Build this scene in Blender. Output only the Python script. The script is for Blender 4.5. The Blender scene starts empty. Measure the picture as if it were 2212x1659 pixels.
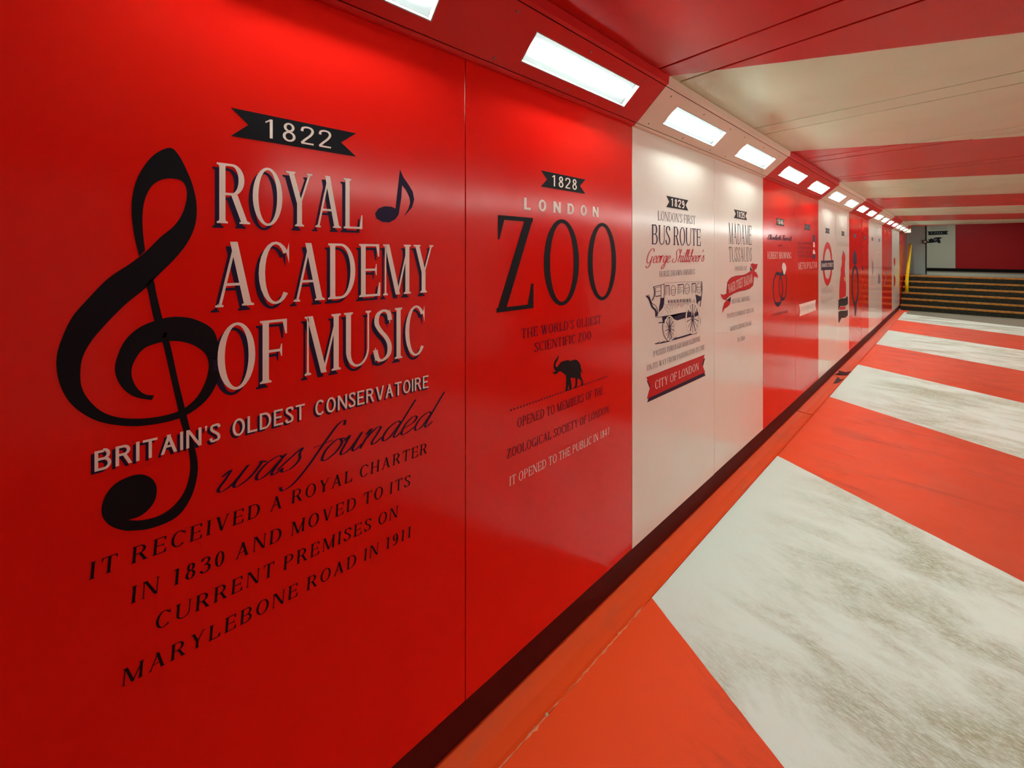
import bpy, bmesh, math, random
from math import sin, cos, tan, atan, radians, pi, hypot, exp, floor
from mathutils import Vector
from mathutils.geometry import tessellate_polygon
random.seed(7)
SC = bpy.context.scene
COL = SC.collection

# ---------------------------------------------------------------- camera, world, exposure
F = 845.0; VX = 2064.0; VY = 549.0; CX = 1106.0
TH = atan((VX - CX) / F); CT = cos(TH); ST = sin(TH)
D = 1.17; H = 1.763
cam = bpy.data.cameras.new('camera'); camo = bpy.data.objects.new('camera', cam); COL.objects.link(camo)
cam.sensor_fit = 'HORIZONTAL'; cam.sensor_width = 36; cam.lens = 36 * F / 2212
cam.shift_y = -(829.5 - VY) / 2212
cam.clip_start = 0.02; cam.clip_end = 200
camo.location = (D, 0, H); camo.rotation_euler = (pi / 2, 0, TH)
SC.camera = camo
w = bpy.data.worlds.new('world'); SC.world = w; w.use_nodes = True
w.node_tree.nodes['Background'].inputs[0].default_value = (0.6, 0.65, 0.7, 1)
w.node_tree.nodes['Background'].inputs[1].default_value = 0.1
SC.view_settings.view_transform = 'Standard'; SC.view_settings.look = 'None'
SC.view_settings.exposure = 2.06; SC.view_settings.gamma = 1.0; SC.view_settings.use_curve_mapping = False
SC.cycles.max_bounces = 8; SC.cycles.diffuse_bounces = 5; SC.cycles.glossy_bounces = 3; SC.cycles.use_adaptive_sampling = True; SC.cycles.adaptive_threshold = 0.05
SC.cycles.use_denoising = True
SC.cycles.sample_clamp_indirect = 6
LAMP_PEAK = 44.0; LAMP_BASE = 0.17; LAMP_COL = (0.84, 1.0, 0.95, 1)

def wpt(x, y):                                   # photo pixel -> (Y, Z) on the left wall
    z = F * D / (CT * (VX - x))
    return ((z - D * ST) / CT, H - (y - VY) / F * z)

# ---------------------------------------------------------------- helpers
def mesh_obj(name, verts, faces, mat, parent=None, loc=None):
    me = bpy.data.meshes.new(name); me.from_pydata(verts, [], faces); me.update()
    if mat: me.materials.append(mat)
    o = bpy.data.objects.new(name, me); COL.objects.link(o)
    if parent: o.parent = parent
    if loc: o.location = loc
    return o
def empty(name, loc=(0, 0, 0)):
    o = bpy.data.objects.new(name, None); COL.objects.link(o); o.location = loc; o.empty_display_size = .1
    return o
def tag(o, label=None, cat=None, group=None, kind=None):
    if label: o['label'] = label
    if cat: o['category'] = cat
    if group: o['group'] = group
    if kind: o['kind'] = kind
    return o
def copy_tree(o, parent=None):
    c_ = o.copy(); COL.objects.link(c_); c_.parent = parent
    for ch in list(o.children): copy_tree(ch, c_)
    return c_
def box(name, x0, x1, y0, y1, z0, z1, mat, parent=None, bev=0):
    bm = bmesh.new()
    vs = [bm.verts.new((x, y, z)) for x in (x0, x1) for y in (y0, y1) for z in (z0, z1)]
    for f in ((0, 1, 3, 2), (4, 6, 7, 5), (0, 4, 5, 1), (2, 3, 7, 6), (0, 2, 6, 4), (1, 5, 7, 3)):
        bm.faces.new([vs[i] for i in f])
    bmesh.ops.recalc_face_normals(bm, faces=bm.faces)
    if bev: bmesh.ops.bevel(bm, geom=bm.edges[:], offset=bev, segments=2, affect='EDGES', profile=.5)
    me = bpy.data.meshes.new(name); bm.to_mesh(me); bm.free()
    me.materials.append(mat)
    o = bpy.data.objects.new(name, me); COL.objects.link(o)
    if parent: o.parent = parent
    return o
def extrude_y(name, prof, y0, y1, mat, parent=None, closed=True):   # profile of (x,z) pushed along y
    n = len(prof)
    v = [(p[0], y0, p[1]) for p in prof] + [(p[0], y1, p[1]) for p in prof]
    f = [(i, (i + 1) % n, n + (i + 1) % n, n + i) for i in range(n if closed else n - 1)]
    if closed: f += [tuple(range(n - 1, -1, -1)), tuple(range(n, 2 * n))]
    o = mesh_obj(name, v, f, mat, parent)
    bm = bmesh.new(); bm.from_mesh(o.data); bmesh.ops.recalc_face_normals(bm, faces=bm.faces); bm.to_mesh(o.data); bm.free()
    return o
def tube(name, pts, r, mat, parent=None, seg=14):
    bm = bmesh.new(); rings = []
    P = [Vector(p) for p in pts]
    for i, p in enumerate(P):
        d = (P[min(i + 1, len(P) - 1)] - P[max(i - 1, 0)]).normalized()
        a = d.cross(Vector((1, 0, 0)));
        if a.length < .1: a = d.cross(Vector((0, 1, 0)))
        a.normalize(); b = d.cross(a)
        rings.append([bm.verts.new(p + r * (cos(2 * pi * k / seg) * a + sin(2 * pi * k / seg) * b)) for k in range(seg)])
    for A, B in zip(rings, rings[1:]):
        for k in range(seg): bm.faces.new((A[k], A[(k + 1) % seg], B[(k + 1) % seg], B[k]))
    bm.faces.new(rings[0][::-1]); bm.faces.new(rings[-1])
    bmesh.ops.recalc_face_normals(bm, faces=bm.faces)
    me = bpy.data.meshes.new(name); bm.to_mesh(me); bm.free(); me.materials.append(mat)
    for p in me.polygons: p.use_smooth = len(p.vertices) == 4
    o = bpy.data.objects.new(name, me); COL.objects.link(o)
    if parent: o.parent = parent
    return o

# ---------------------------------------------------------------- materials
class NT:
    def __init__(s, name):
        s.m = bpy.data.materials.new(name); s.m.use_nodes = True; s.t = s.m.node_tree
        s.b = s.t.nodes['Principled BSDF']; s.b.inputs['Specular IOR Level'].default_value = .25
    def n(s, typ, **kw):
        nd = s.t.nodes.new(typ)
        for k, v in kw.items():
            if k in ('operation', 'blend_type', 'data_type', 'noise_dimensions', 'interpolation_type'): setattr(nd, k, v)
        return nd
    def l(s, a, b): s.t.links.new(a, b)
    def coord(s, scale=(1, 1, 1), rot=0):
        g = s.n('ShaderNodeNewGeometry'); mp = s.n('ShaderNodeMapping')
        mp.inputs['Scale'].default_value = scale; mp.inputs['Rotation'].default_value = (0, 0, rot)
        s.l(g.outputs['Position'], mp.inputs['Vector']); return mp.outputs[0]
    def noise(s, scale, detail=4, rough=.5, vec=None, dist=0):
        t = s.n('ShaderNodeTexNoise'); t.inputs['Scale'].default_value = scale; t.inputs['Detail'].default_value = detail
        t.inputs['Roughness'].default_value = rough; t.inputs['Distortion'].default_value = dist
        s.l(vec if vec is not None else s.coord(), t.inputs['Vector']); return t.outputs['Fac']
    def math(s, op, a, b=None, c_=None, clamp=False):
        m_ = s.n('ShaderNodeMath', operation=op); m_.use_clamp = clamp
        for i, v in enumerate((a, b, c_)):
            if v is None: continue
            if hasattr(v, 'is_linked') or not isinstance(v, (int, float)): s.l(v, m_.inputs[i])
            else: m_.inputs[i].default_value = v
        return m_.outputs[0]
    def ramp(s, fac, lo, hi):
        m_ = s.n('ShaderNodeMapRange'); m_.interpolation_type = 'SMOOTHSTEP'
        m_.inputs['From Min'].default_value = lo; m_.inputs['From Max'].default_value = hi
        s.l(fac, m_.inputs['Value']); return m_.outputs[0]
    def mix(s, fac, a, b):
        m_ = s.n('ShaderNodeMix', data_type='RGBA')
        for i, v in ((0, fac), (6, a), (7, b)):
            if isinstance(v, (int, float)): m_.inputs[i].default_value = v
            elif isinstance(v, tuple): m_.inputs[i].default_value = (*v, 1)
            else: s.l(v, m_.inputs[i])
        return m_.outputs[2]
    def bump(s, h, strength, dist=.01):
        b = s.n('ShaderNodeBump'); b.inputs['Strength'].default_value = strength; b.inputs['Distance'].default_value = dist
        s.l(h, b.inputs['Height']); s.l(b.outputs[0], s.b.inputs['Normal'])
    def base(s, v):
        if isinstance(v, tuple): s.b.inputs['Base Color'].default_value = (*v, 1)
        else: s.l(v, s.b.inputs['Base Color'])
    def rough(s, v):
        if isinstance(v, (int, float)): s.b.inputs['Roughness'].default_value = v
        else: s.l(v, s.b.inputs['Roughness'])

RED = (0.84, 0.012, 0.006); CREAM = (0.90, 0.85, 0.77)
def flat(name, col, rough=.5, metal=0):
    m = NT(name); m.base(col); m.rough(rough); m.b.inputs['Specular IOR Level'].default_value = .15; m.b.inputs['Metallic'].default_value = metal; return m.m
def panel_mat(name, col, col2):
    m = NT(name)
    n = m.noise(1.3, 2, .5)
    m.base(m.mix(m.ramp(m.noise(3.0, 5, .6), .35, .75), col, col2))
    m.rough(m.math('MULTIPLY_ADD', m.noise(14, 3), .06, .12)); m.b.inputs['Specular IOR Level'].default_value = .30
    m.bump(n, .35, .012)
    return m.m
M = {}
M['red_panel'] = panel_mat('glossy red panel', RED, (0.80, 0.011, 0.007))
M['cream_panel'] = panel_mat('glossy cream panel', CREAM, (0.88, 0.82, 0.73))
M['black_print'] = flat('black print', (0.006, 0.007, 0.010), .45)
M['navy_print'] = flat('navy print', (0.018, 0.012, 0.045), .45)
M['dim_print'] = flat('dark red print', (0.075, 0.004, 0.03), .45)
M['white_print'] = flat('cream print', (0.97, 0.90, 0.80), .4)
M['red_print'] = flat('red print', (0.62, 0.015, 0.018), .4)
M['grey_print'] = flat('grey print', (0.22, 0.19, 0.22), .5)
M['faint_print'] = flat('faint grey print', (0.42, 0.36, 0.34), .5)
M['yellow_print'] = flat('yellow print', (0.75, 0.55, 0.08), .5)

def paint_stripes(name, kred, kcream, a, b, rough, seamnoise, surf, period=4.4):
    """painted stripes running across: Y - a - b*X, 2.2 m per band"""
    m = NT(name)
    g = m.n('ShaderNodeNewGeometry'); sp = m.n('ShaderNodeSeparateXYZ'); m.l(g.outputs['Position'], sp.inputs[0])
    u = m.math('SUBTRACT', m.math('SUBTRACT', sp.outputs[1], a), m.math('MULTIPLY', sp.outputs[0], b))
    u = m.math('ADD', u, m.math('MULTIPLY', m.math('SUBTRACT', m.noise(9, 3), .5), seamnoise))
    v = m.math('DIVIDE', u, period)
    fr = m.math('FRACT', v)                       # 0..0.5 cream, 0.5..1 red
    mask = m.math('LESS_THAN', fr, .5)
    return m, mask, sp, u
m, mask, sp, u = paint_stripes('painted ceiling', RED, CREAM, 1.778, .615, .3, .012, 'c')
sc = m.ramp(m.noise(2.2, 5, .6), .4, .8)
m.base(m.mix(mask, m.mix(sc, (0.56, 0.016, 0.010), (0.50, 0.018, 0.012)), m.mix(sc, (0.62, 0.69, 0.49), (0.58, 0.64, 0.45))))
m.rough(.27)
m.bump(m.math('ADD', m.math('MULTIPLY', m.noise(40, 2), .25), m.math('MULTIPLY', m.noise(4, 1), 1.5)), .2, .003)
M['ceiling'] = m.m

# floor: white and orange-red resin paint, scuffed and dirty
m, mask, sp, u = paint_stripes('painted floor', None, None, 1.925, -.43, .4, .01, 'f', 4.28)
inside = m.math('GREATER_THAN', sp.outputs[0], .136)
far = m.math('LESS_THAN', sp.outputs[1], 30)
mask = m.math('MULTIPLY', mask, m.math('MULTIPLY', inside, far))
streak = m.noise(2.6, 8, .68, m.coord((.7, 1.6, 1), radians(23)), .6)
patch = m.noise(1.6, 7, .62, m.coord((.7, 1, 1)), .3)
fine = m.noise(70, 4, .75, m.coord((.5, 1.3, 1), radians(23)))
away = m.ramp(sp.outputs[0], .16, .75)           # the strip beside the wall is hardly trodden and stays clean
dirt = m.math('MULTIPLY', m.ramp(m.math('ADD', m.math('MULTIPLY', streak, .55), m.math('MULTIPLY', patch, .55)), .45, .68), away)
dirt = m.math('MULTIPLY', dirt, m.math('MULTIPLY_ADD', m.ramp(fine, .3, .62), .75, .25))
white = m.mix(m.math('MULTIPLY', dirt, .85), (0.76, 0.87, 0.79), (0.33, 0.32, 0.17))
scuff = m.ramp(m.noise(2.2, 7, .7, m.coord((.5, 1.7, 1), radians(23)), .6), .47, .70)
red = m.mix(m.math('MULTIPLY', m.math('MULTIPLY', scuff, away), .75), (0.93, 0.080, 0.006), (0.50, 0.045, 0.012))
dust = m.ramp(m.noise(1.3, 6, .65, m.coord((.6, 1.2, 1), radians(23))), .52, .72)
red = m.mix(m.math('MULTIPLY', m.math('MULTIPLY', dust, away), .35), red, (0.80, 0.22, 0.12))
dim_off_wall = m.math('MULTIPLY', m.ramp(m.math('ADD', sp.outputs[0], m.math('MULTIPLY', m.noise(1.5, 4), .8)), .75, 1.9), .7)  # red painted darker away from the wall, standing in for weaker light
red = m.mix(dim_off_wall, red, (0.50, 0.050, 0.014))
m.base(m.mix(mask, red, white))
m.rough(m.math('MULTIPLY_ADD', m.noise(5, 4), .25, .42))
m.bump(m.math('ADD', m.noise(180, 4, .7), m.math('MULTIPLY', m.noise(4, 3), 1.5)), .3, .003)
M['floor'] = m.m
m = NT('gutter paint')
m.base(m.mix(m.ramp(m.noise(5, 6, .65, m.coord((1, .35, 1))), .45, .75), (0.92, 0.085, 0.010), (0.78, 0.10, 0.03)))
m.rough(.45); m.bump(m.noise(30, 4), .3, .004)
M['gutter'] = m.m
M['ridge'] = flat('chipped paint edge', (0.85, 0.30, 0.16), .6)
M['maroon'] = (lambda m_: (m_.base(m_.mix(m_.noise(20, 5, .6), (0.085, 0.004, 0.004), (0.05, 0.003, 0.003))), m_.rough(.6), m_.m)[2])(NT('dark maroon skirting paint'))
M['groove'] = flat('ceiling joint filler', (0.16, 0.07, 0.04), .7)
M['dark'] = flat('dark gap', (0.01, 0.006, 0.006), .8)
M['dark_red'] = flat('dark red gap', (0.06, 0.004, 0.004), .7)
M['steel'] = flat('dull screw steel', (0.25, 0.22, 0.22), .4, .8)
def soffit_mat(name, col, col2):
    m_ = NT(name); m_.base(m_.mix(m_.noise(3, 4), col, col2)); m_.rough(.38); m_.bump(m_.noise(90, 2), .1, .002); return m_.m
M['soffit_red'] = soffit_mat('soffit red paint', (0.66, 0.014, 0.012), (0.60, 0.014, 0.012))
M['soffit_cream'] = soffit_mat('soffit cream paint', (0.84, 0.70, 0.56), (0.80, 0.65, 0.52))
M['white_frame'] = flat('white lamp edging', (0.5, 0.5, 0.49), .35)
M['yellow'] = flat('yellow handrail coating', (0.95, 0.72, 0.01), .35)
M['step_black'] = (lambda m_: (m_.base(m_.mix(m_.ramp(m_.noise(35, 5, .7), .4, .7), (0.012, 0.014, 0.012), (0.05, 0.055, 0.03))), m_.rough(.75), m_.m)[2])(NT('black step covering'))
M['nosing'] = (lambda m_: (m_.base(m_.mix(m_.ramp(m_.noise(12, 5, .7), .4, .7), (0.55, 0.23, 0.03), (0.24, 0.14, 0.04))), m_.rough(.6), m_.m)[2])(NT('worn orange nosing'))
M['grey_wall'] = (lambda m_: (m_.base(m_.mix(m_.noise(8, 5), (0.42, 0.60, 0.58), (0.34, 0.52, 0.50))), m_.rough(.5), m_.m)[2])(NT('grey panel paint'))
M['landing'] = (lambda m_: (m_.base(m_.mix(m_.noise(20, 5), (0.30, 0.27, 0.20), (0.18, 0.16, 0.12))), m_.rough(.7), m_.m)[2])(NT('grey brown landing'))
M['end_cream'] = flat('end wall cream', (0.62, 0.58, 0.47), .4)
M['end_red'] = flat('end wall red', (0.45, 0.012, 0.015), .4)
M['stone'] = flat('pale stone', (0.6, 0.52, 0.36), .7)
M['concrete'] = flat('shadowed concrete', (0.35, 0.33, 0.30), .8)

# lamp diffuser: bright tube behind prismatic plastic
m = NT('lit diffuser')
tc = m.n('ShaderNodeTexCoord'); sp = m.n('ShaderNodeSeparateXYZ'); m.l(tc.outputs['Object'], sp.inputs[0])
uu = m.math('DIVIDE', sp.outputs[0], .0145); uu = m.math('MULTIPLY', uu, uu)
g_ = m.math('POWER', 2.71828, m.math('MULTIPLY', uu, -1.0))
vv = m.math('ABSOLUTE', sp.outputs[1]); endf = m.math('SUBTRACT', 1.0, m.ramp(vv, .27, .35))
endf = m.math('MULTIPLY_ADD', endf, .97, .03)
st = m.math('MULTIPLY_ADD', m.math('MULTIPLY', g_, endf), LAMP_PEAK, LAMP_BASE)
m.l(st, m.b.inputs['Emission Strength']); m.b.inputs['Emission Color'].default_value = LAMP_COL
m.base((0.12, 0.12, 0.12)); m.rough(.4)
M['diffuser'] = m.m

# ---------------------------------------------------------------- structure
SEAM0 = 1.908; PW = 1.1; Y_BACK = -5.0; Y_CEIL = 18.3; Y_END = 24.6; XR = 3.7
ZT = 2.4625; ZB = 0.152; ZC = 2.665
# left wall backing with panels
wall_left = box('wall_left', -.16, -.018, Y_BACK, 20.2, 0, 3.7, M['dark_red']); tag(wall_left, kind='structure')
def is_cream(k): return (k % 4) in (0, 1)
panels = {}
for k in range(-6, 16):
    y0 = SEAM0 + PW * k; y1 = y0 + PW
    g = .0018
    p = box('wall_panel', -.016, 0, y0 + g, y1 - g, ZB + (random.random() - .5) * .006, ZT + .01, M['cream_panel' if is_cream(k) else 'red_panel'], wall_left, .0012)
    panels[k] = p
# short stretch of red wall beside the steps
p = box('wall_panel', -.016, 0, SEAM0 + PW * 16 + .002, 20.2, ZB, 3.6, M['red_panel'], wall_left); panels[16] = p
baseboard = box('baseboard_left', -.018, -.012, Y_BACK, 17.4, 0, ZB + .01, M['maroon']); tag(baseboard, kind='structure')

# floor with gutter strip along the wall
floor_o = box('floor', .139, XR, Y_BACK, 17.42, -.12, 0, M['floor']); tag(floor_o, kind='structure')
sub = box('screed', -.02, .2, Y_BACK, 17.42, -.12, -.02, M['dark_red'], floor_o)
gy = [Y_BACK, 5.31, 7.25, 17.42]
def gpiece(y0, y1):
    prof = [(-.012, -.02), (-.012, .002), (.0, .0005), (.06, -.004), (.118, -.003), (.1365, .0005), (.1365, -.02)]
    extrude_y('gutter_slab', prof, y0 + .0015, y1 - .0015, M['gutter'], floor_o)
for a_, b_ in zip(gy, gy[1:]): gpiece(a_ + (.02 if a_ > 0 else 0), b_)
# chipped ridge of paint along the joint
vs = []; fs = []; yy = -.6; i = 0
while yy < 1.8:
    wd = .001 + .0045 * max(0, random.random() - .25) + (.004 if random.random() < .12 else 0)
    off = .1375 + (random.random() - .5) * .005
    vs += [(off - wd, yy, .0006), (off, yy, .003), (off + wd, yy, .0006)]
    if i: b0 = 3 * i; fs += [(b0 - 3, b0 - 2, b0 + 1, b0), (b0 - 2, b0 - 1, b0 + 2, b0 + 1)]
    i += 1; yy += .012 + random.random() * .012
mesh_obj('chipped_ridge', vs, fs, M['ridge'], floor_o)
# broken patch at the gutter
def flatpoly(name, pts, z, mat, parent):
    tri = tessellate_polygon([[Vector((p[0], p[1], 0)) for p in pts]])
    return mesh_obj(name, [(p[0], p[1], z) for p in pts], [tuple(t) for t in tri], mat, parent)
flatpoly('broken_patch', [(.0, 7.30), (.13, 7.42), (.133, 7.75), (.09, 7.6), (.0, 7.62), (.02, 7.5)], .002, M['dark_red'], floor_o)
flatpoly('broken_patch', [(.07, 6.78), (.11, 6.9), (.133, 7.2), (.10, 7.12), (.05, 7.22), (.06, 7.0)], .002, M['maroon'], floor_o)
# thin drain slot across the last white band
drain = box('drain_slot', .18, XR, 15.06, 15.09, -.01, .0015, M['dark'], floor_o)
flatpoly('brown_apron', [(.2, 16.35), (XR, 14.9), (XR, 17.42), (.2, 17.42)], .0012, M['landing'], floor_o)

# ceiling: backing, wide slabs and narrow cover strips with recessed joints
ceiling = box('ceiling', -.1, XR + .1, Y_BACK, Y_CEIL, ZC + .022, ZC + .25, M['groove']); tag(ceiling, kind='structure')
g0 = 1.80 - 1.365 * 5
joints = []
while g0 < Y_CEIL:
    joints += [g0, g0 + .215]; g0 += 1.365
prev = Y_BACK
for j in joints + [Y_CEIL]:
    if j - prev > .05:
        dz = 0
        box('ceiling_slab', .2145, XR, prev + .007, min(j, Y_CEIL) - .007, ZC + dz, ZC + .03, M['ceiling'], ceiling, .002)
    prev = j
box('ceiling_edge_strip', .19, .2145, Y_BACK, Y_CEIL, ZC - .001, ZC + .02, M['ceiling'], ceiling)

# light soffit at the head of the left wall
S0 = (.0265, 2.4745); S1 = (.1935, 2.6205)            # the sloping cover's lower and upper edges (x, z)
dl = hypot(S1[0] - S0[0], S1[1] - S0[1]); du = ((S1[0] - S0[0]) / dl, (S1[1] - S0[1]) / dl); nn = (du[1], -du[0])
def sl(u_, d_=0): return (S0[0] + du[0] * u_ - nn[0] * d_, S0[1] + du[1] * u_ - nn[1] * d_)   # u along the slope, d inwards
soffit = empty('trim_1', (0, 0, 0)); tag(soffit, kind='structure')
UA = hypot(.061 - S0[0], .061 - S0[0]) ; UA = (.061 - S0[0]) / du[0]; UB = (.1515 - S0[0]) / du[0]
LO, LL = .214, .712
K_FIRST, K_LAST = -2, 14
DEP = .030
def cover(k0, k1, mat):
    y0 = SEAM0 + PW * k0 + .0015; y1 = SEAM0 + PW * (k1 + 1) - .0015
    holes = [(SEAM0 + PW * k + LO, SEAM0 + PW * k + LO + LL) for k in range(k0, k1 + 1) if k >= K_FIRST]
    ys = [y0] + [q for h in holes for q in h] + [y1]
    V = []; Fc = []
    def quad(a, b, c_, d_):
        n = len(V); V.extend([a, b, c_, d_]); Fc.append((n, n + 1, n + 2, n + 3))
    def P(u_, y, d_=0): x, z = sl(u_, d_); return (x, y, z)
    us = [0.002, UA, UB, dl - .002]
    for i in range(len(ys) - 1):
        for j in range(3):
            if j == 1 and any(abs(ys[i] - h[0]) < 1e-6 for h in holes): continue
            quad(P(us[j], ys[i]), P(us[j], ys[i + 1]), P(us[j + 1], ys[i + 1]), P(us[j + 1], ys[i]))
    for (a, b) in holes:
        for (ua, ya, ub, yb) in ((UA, a, UA, b), (UB, b, UB, a), (UA, b, UB, b), (UB, a, UA, a)):
            quad(P(ua, ya), P(ub, yb), P(ub, yb, DEP + .004), P(ua, ya, DEP + .004))
    for (ua, ya, ub, yb) in ((us[0], y0, us[0], y1), (us[3], y1, us[3], y0), (us[0], y1, us[3], y1), (us[3], y0, us[0], y0)):
        quad(P(ua, ya), P(ub, yb), P(ub, yb, .006), P(ua, ya, .006))
    return mesh_obj('light_cover', V, Fc, mat, soffit)
def trims(k0, k1, mat):
    y0 = SEAM0 + PW * k0; y1 = SEAM0 + PW * (k1 + 1)
    if k1 >= K_LAST: y1 = Y_CEIL
    a = sl(-.0015); a2 = sl(-.0015, .03)
    extrude_y('lower_trim', [(-.004, ZT), (.012, ZT), (.0175, ZT + .003), a, a2, (-.004, ZT + .03)], y0, y1, mat, soffit)
    b = sl(dl + .0015); b2 = sl(dl + .0015, .03)
    extrude_y('upper_trim', [b, (.2085, b[1] + .006), (.2115, ZC + .002), (.185, ZC + .002), b2], y0, y1, mat, soffit)
    n0 = sl(-.01, .008); n1 = sl(dl + .01, .008)
k = -6
while k <= 15:
    kk = k
    if (k % 2): kk = k
    k0 = max(k, K_FIRST); k1 = min(k + 1, K_LAST if k < 14 else 15)
    mt = M['soffit_cream' if is_cream(k) else 'soffit_red']
    if k == -6: k0 = k = -4
    if k < 0: k0 = k
    cover(k0, k1, mt) if k < 14 else cover(14, 14, mt)
    trims(k0, k1, mt)
    for kk in range(k0, k1 + 1):
        if kk < -1 or kk > 6: continue
        for fy in (.10, .51, .925):
            for uo in (.0205, dl - .030):
                if kk >= 3 and fy == .51: continue
                x, z = sl(uo); yq = SEAM0 + PW * kk + fy
                V = []; Fc = []
                for q in range(10):
                    a = 2 * pi * q / 10
                    V.append((x + nn[0] * .0015 + du[0] * .0045 * cos(a), yq + .0045 * sin(a), z + nn[1] * .0015 + du[1] * .0045 * cos(a)))
                for q in range(10):
                    a = 2 * pi * q / 10
                    V.append((x - nn[0] * .001 + du[0] * .0055 * cos(a), yq + .0055 * sin(a), z - nn[1] * .001 + du[1] * .0055 * cos(a)))
                Fc = [tuple(range(10))] + [(q, (q + 1) % 10, 10 + (q + 1) % 10, 10 + q) for q in range(10)]
                mesh_obj('screw', V, Fc, M['steel'], soffit)
    k += 2
back0 = sl(-.012, .010); back1 = sl(dl + .012, .010)
# dark backing seen only through the two thin joints
extrude_y('joint_shadow', [sl(-.012, .009), sl(.012, .009), sl(.012, .02), sl(-.012, .02)], Y_BACK, Y_CEIL, M['dark'], soffit)
extrude_y('joint_shadow', [sl(dl - .012, .009), sl(dl + .012, .009), sl(dl + .012, .02), sl(dl - .012, .02)], Y_BACK, Y_CEIL, M['dark'], soffit)
box('soffit_backing', -.018, -.006, Y_BACK, Y_CEIL, ZT, ZC + .02, M['dark'], soffit)
box('end_cap', -.01, .205, 18.28, 18.32, ZT + .004, ZC + .02, M['landing'], soffit)

# the rest of the room
wall_right = box('wall_right', XR, XR + .15, Y_BACK, Y_END, 0, 3.7, M['dark_red']); tag(wall_right, kind='structure')
for k in range(-6, 20):
    y0 = SEAM0 + PW * k
    box('wall_panel', XR - .012, XR, y0 + .002, min(y0 + PW, Y_END) - .002, .15, ZC - .01 if y0 < Y_CEIL - .5 else 3.6, M['cream_panel' if is_cream(k) else 'red_panel'], wall_right)
wall_back = box('wall_back', -.2, XR + .2, Y_BACK - .15, Y_BACK, 0, 3.0, M['red_panel']); tag(wall_back, kind='structure')
# stair well: upper ceiling and header over the passage end
trim2 = box('trim_2', -.2, XR + .1, Y_CEIL, Y_CEIL + .12, ZC + .01, 3.7, M['end_cream']); tag(trim2, kind='structure')
ceil2 = box('ceiling_upper', -1.8, XR + .15, Y_CEIL + .12, Y_END + .15, 3.6, 3.75, M['end_cream']); tag(ceil2, kind='structure')

# ---------------------------------------------------------------- steps at the far end
RISE = .174; RUN = .30; YS = 17.42; NS = 6
steps = empty('staircase', (XR / 2, YS, 0))
tag(steps, 'flight of dark steps with worn orange nosing strips at the far end', 'stairs')
def unparent_loc(o, par):
    o.parent = par; o.matrix_parent_inverse.identity()
    o.data.transform(__import__('mathutils').Matrix.Translation(-par.location))
for i in range(NS):
    y0 = YS + RUN * i; z1 = RISE * (i + 1)
    y1 = YS + RUN * NS if i == NS - 1 else y0 + RUN
    s_ = box('step', .012, XR - .02, y0, y1 + .001, 0, z1, M['step_black']); unparent_loc(s_, steps)
    n_ = box('nosing', .012, XR - .02, y0 - .008, y0 + .11, z1 - .045, z1 + .006, M['nosing'], None, .003)
    n_.parent = s_
    n_.data.transform(__import__('mathutils').Matrix.Translation(-steps.location))
ZL = RISE * NS
landing = box('floor_landing', -1.8, XR, YS + RUN * NS, Y_END, ZL - .2, ZL, M['landing']); tag(landing, kind='structure')

# yellow handrail
hr = empty('handrail', (.11, 18.3, .5)); tag(hr, 'thick yellow handrail climbing the left side of the far steps', 'handrail')
T = __import__('mathutils').Matrix.Translation(-hr.location)
pts = [(.11, 18.28, .53), (.11, 18.28, .80), (.11, 18.29, .90), (.11, 18.34, .97), (.11, 18.45, 1.05), (.11, 19.75, 2.02), (.11, 19.85, 2.10)]
r_ = tube('rail', pts, .042, M['yellow'], hr); r_.data.transform(T)
for y_ in (18.9, 19.5):
    z_ = 1.05 + (y_ - 18.45) / 1.3 * .97
    b_ = tube('bracket', [(.002, y_, z_ - .07), (.06, y_, z_ - .08), (.105, y_, z_ - .03)], .009, M['steel'], hr, 8); b_.data.transform(T)
f_ = tube('foot_flange', [(.11, 18.28, .53), (.11, 18.28, .54)], .055, M['yellow'], hr); f_.data.transform(T)

# ---------------------------------------------------------------- end of the passage
gp = empty('grey_panel_wall', (.27, 20.25, ZL)); tag(gp, 'flat grey-green wall leaf at the head of the steps behind the yellow handrail', 'partition')
T = __import__('mathutils').Matrix.Translation(-gp.location)
o = box('leaf', 0.002, .49, 20.205, 20.25, ZL, 3.6, M['grey_wall'], gp, .004); o.data.transform(T)
o = box('edge_post', .465, .495, 20.19, 20.255, ZL, 3.6, M['step_black'], gp, .004); o.data.transform(T)
o = tube('round_disc', [(.455, 20.20, 2.20), (.455, 20.14, 2.20)], .07, M['step_black'], gp); o.data.transform(T)
o = tube('disc_centre', [(.455, 20.139, 2.20), (.455, 20.13, 2.20)], .042, M['white_frame'], gp); o.data.transform(T)  # pale disc in the middle of the dark round one

wall_end = box('wall_end', -1.8, XR + .15, Y_END, Y_END + .15, 0, 3.7, M['dark_red']); tag(wall_end, kind='structure')
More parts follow.
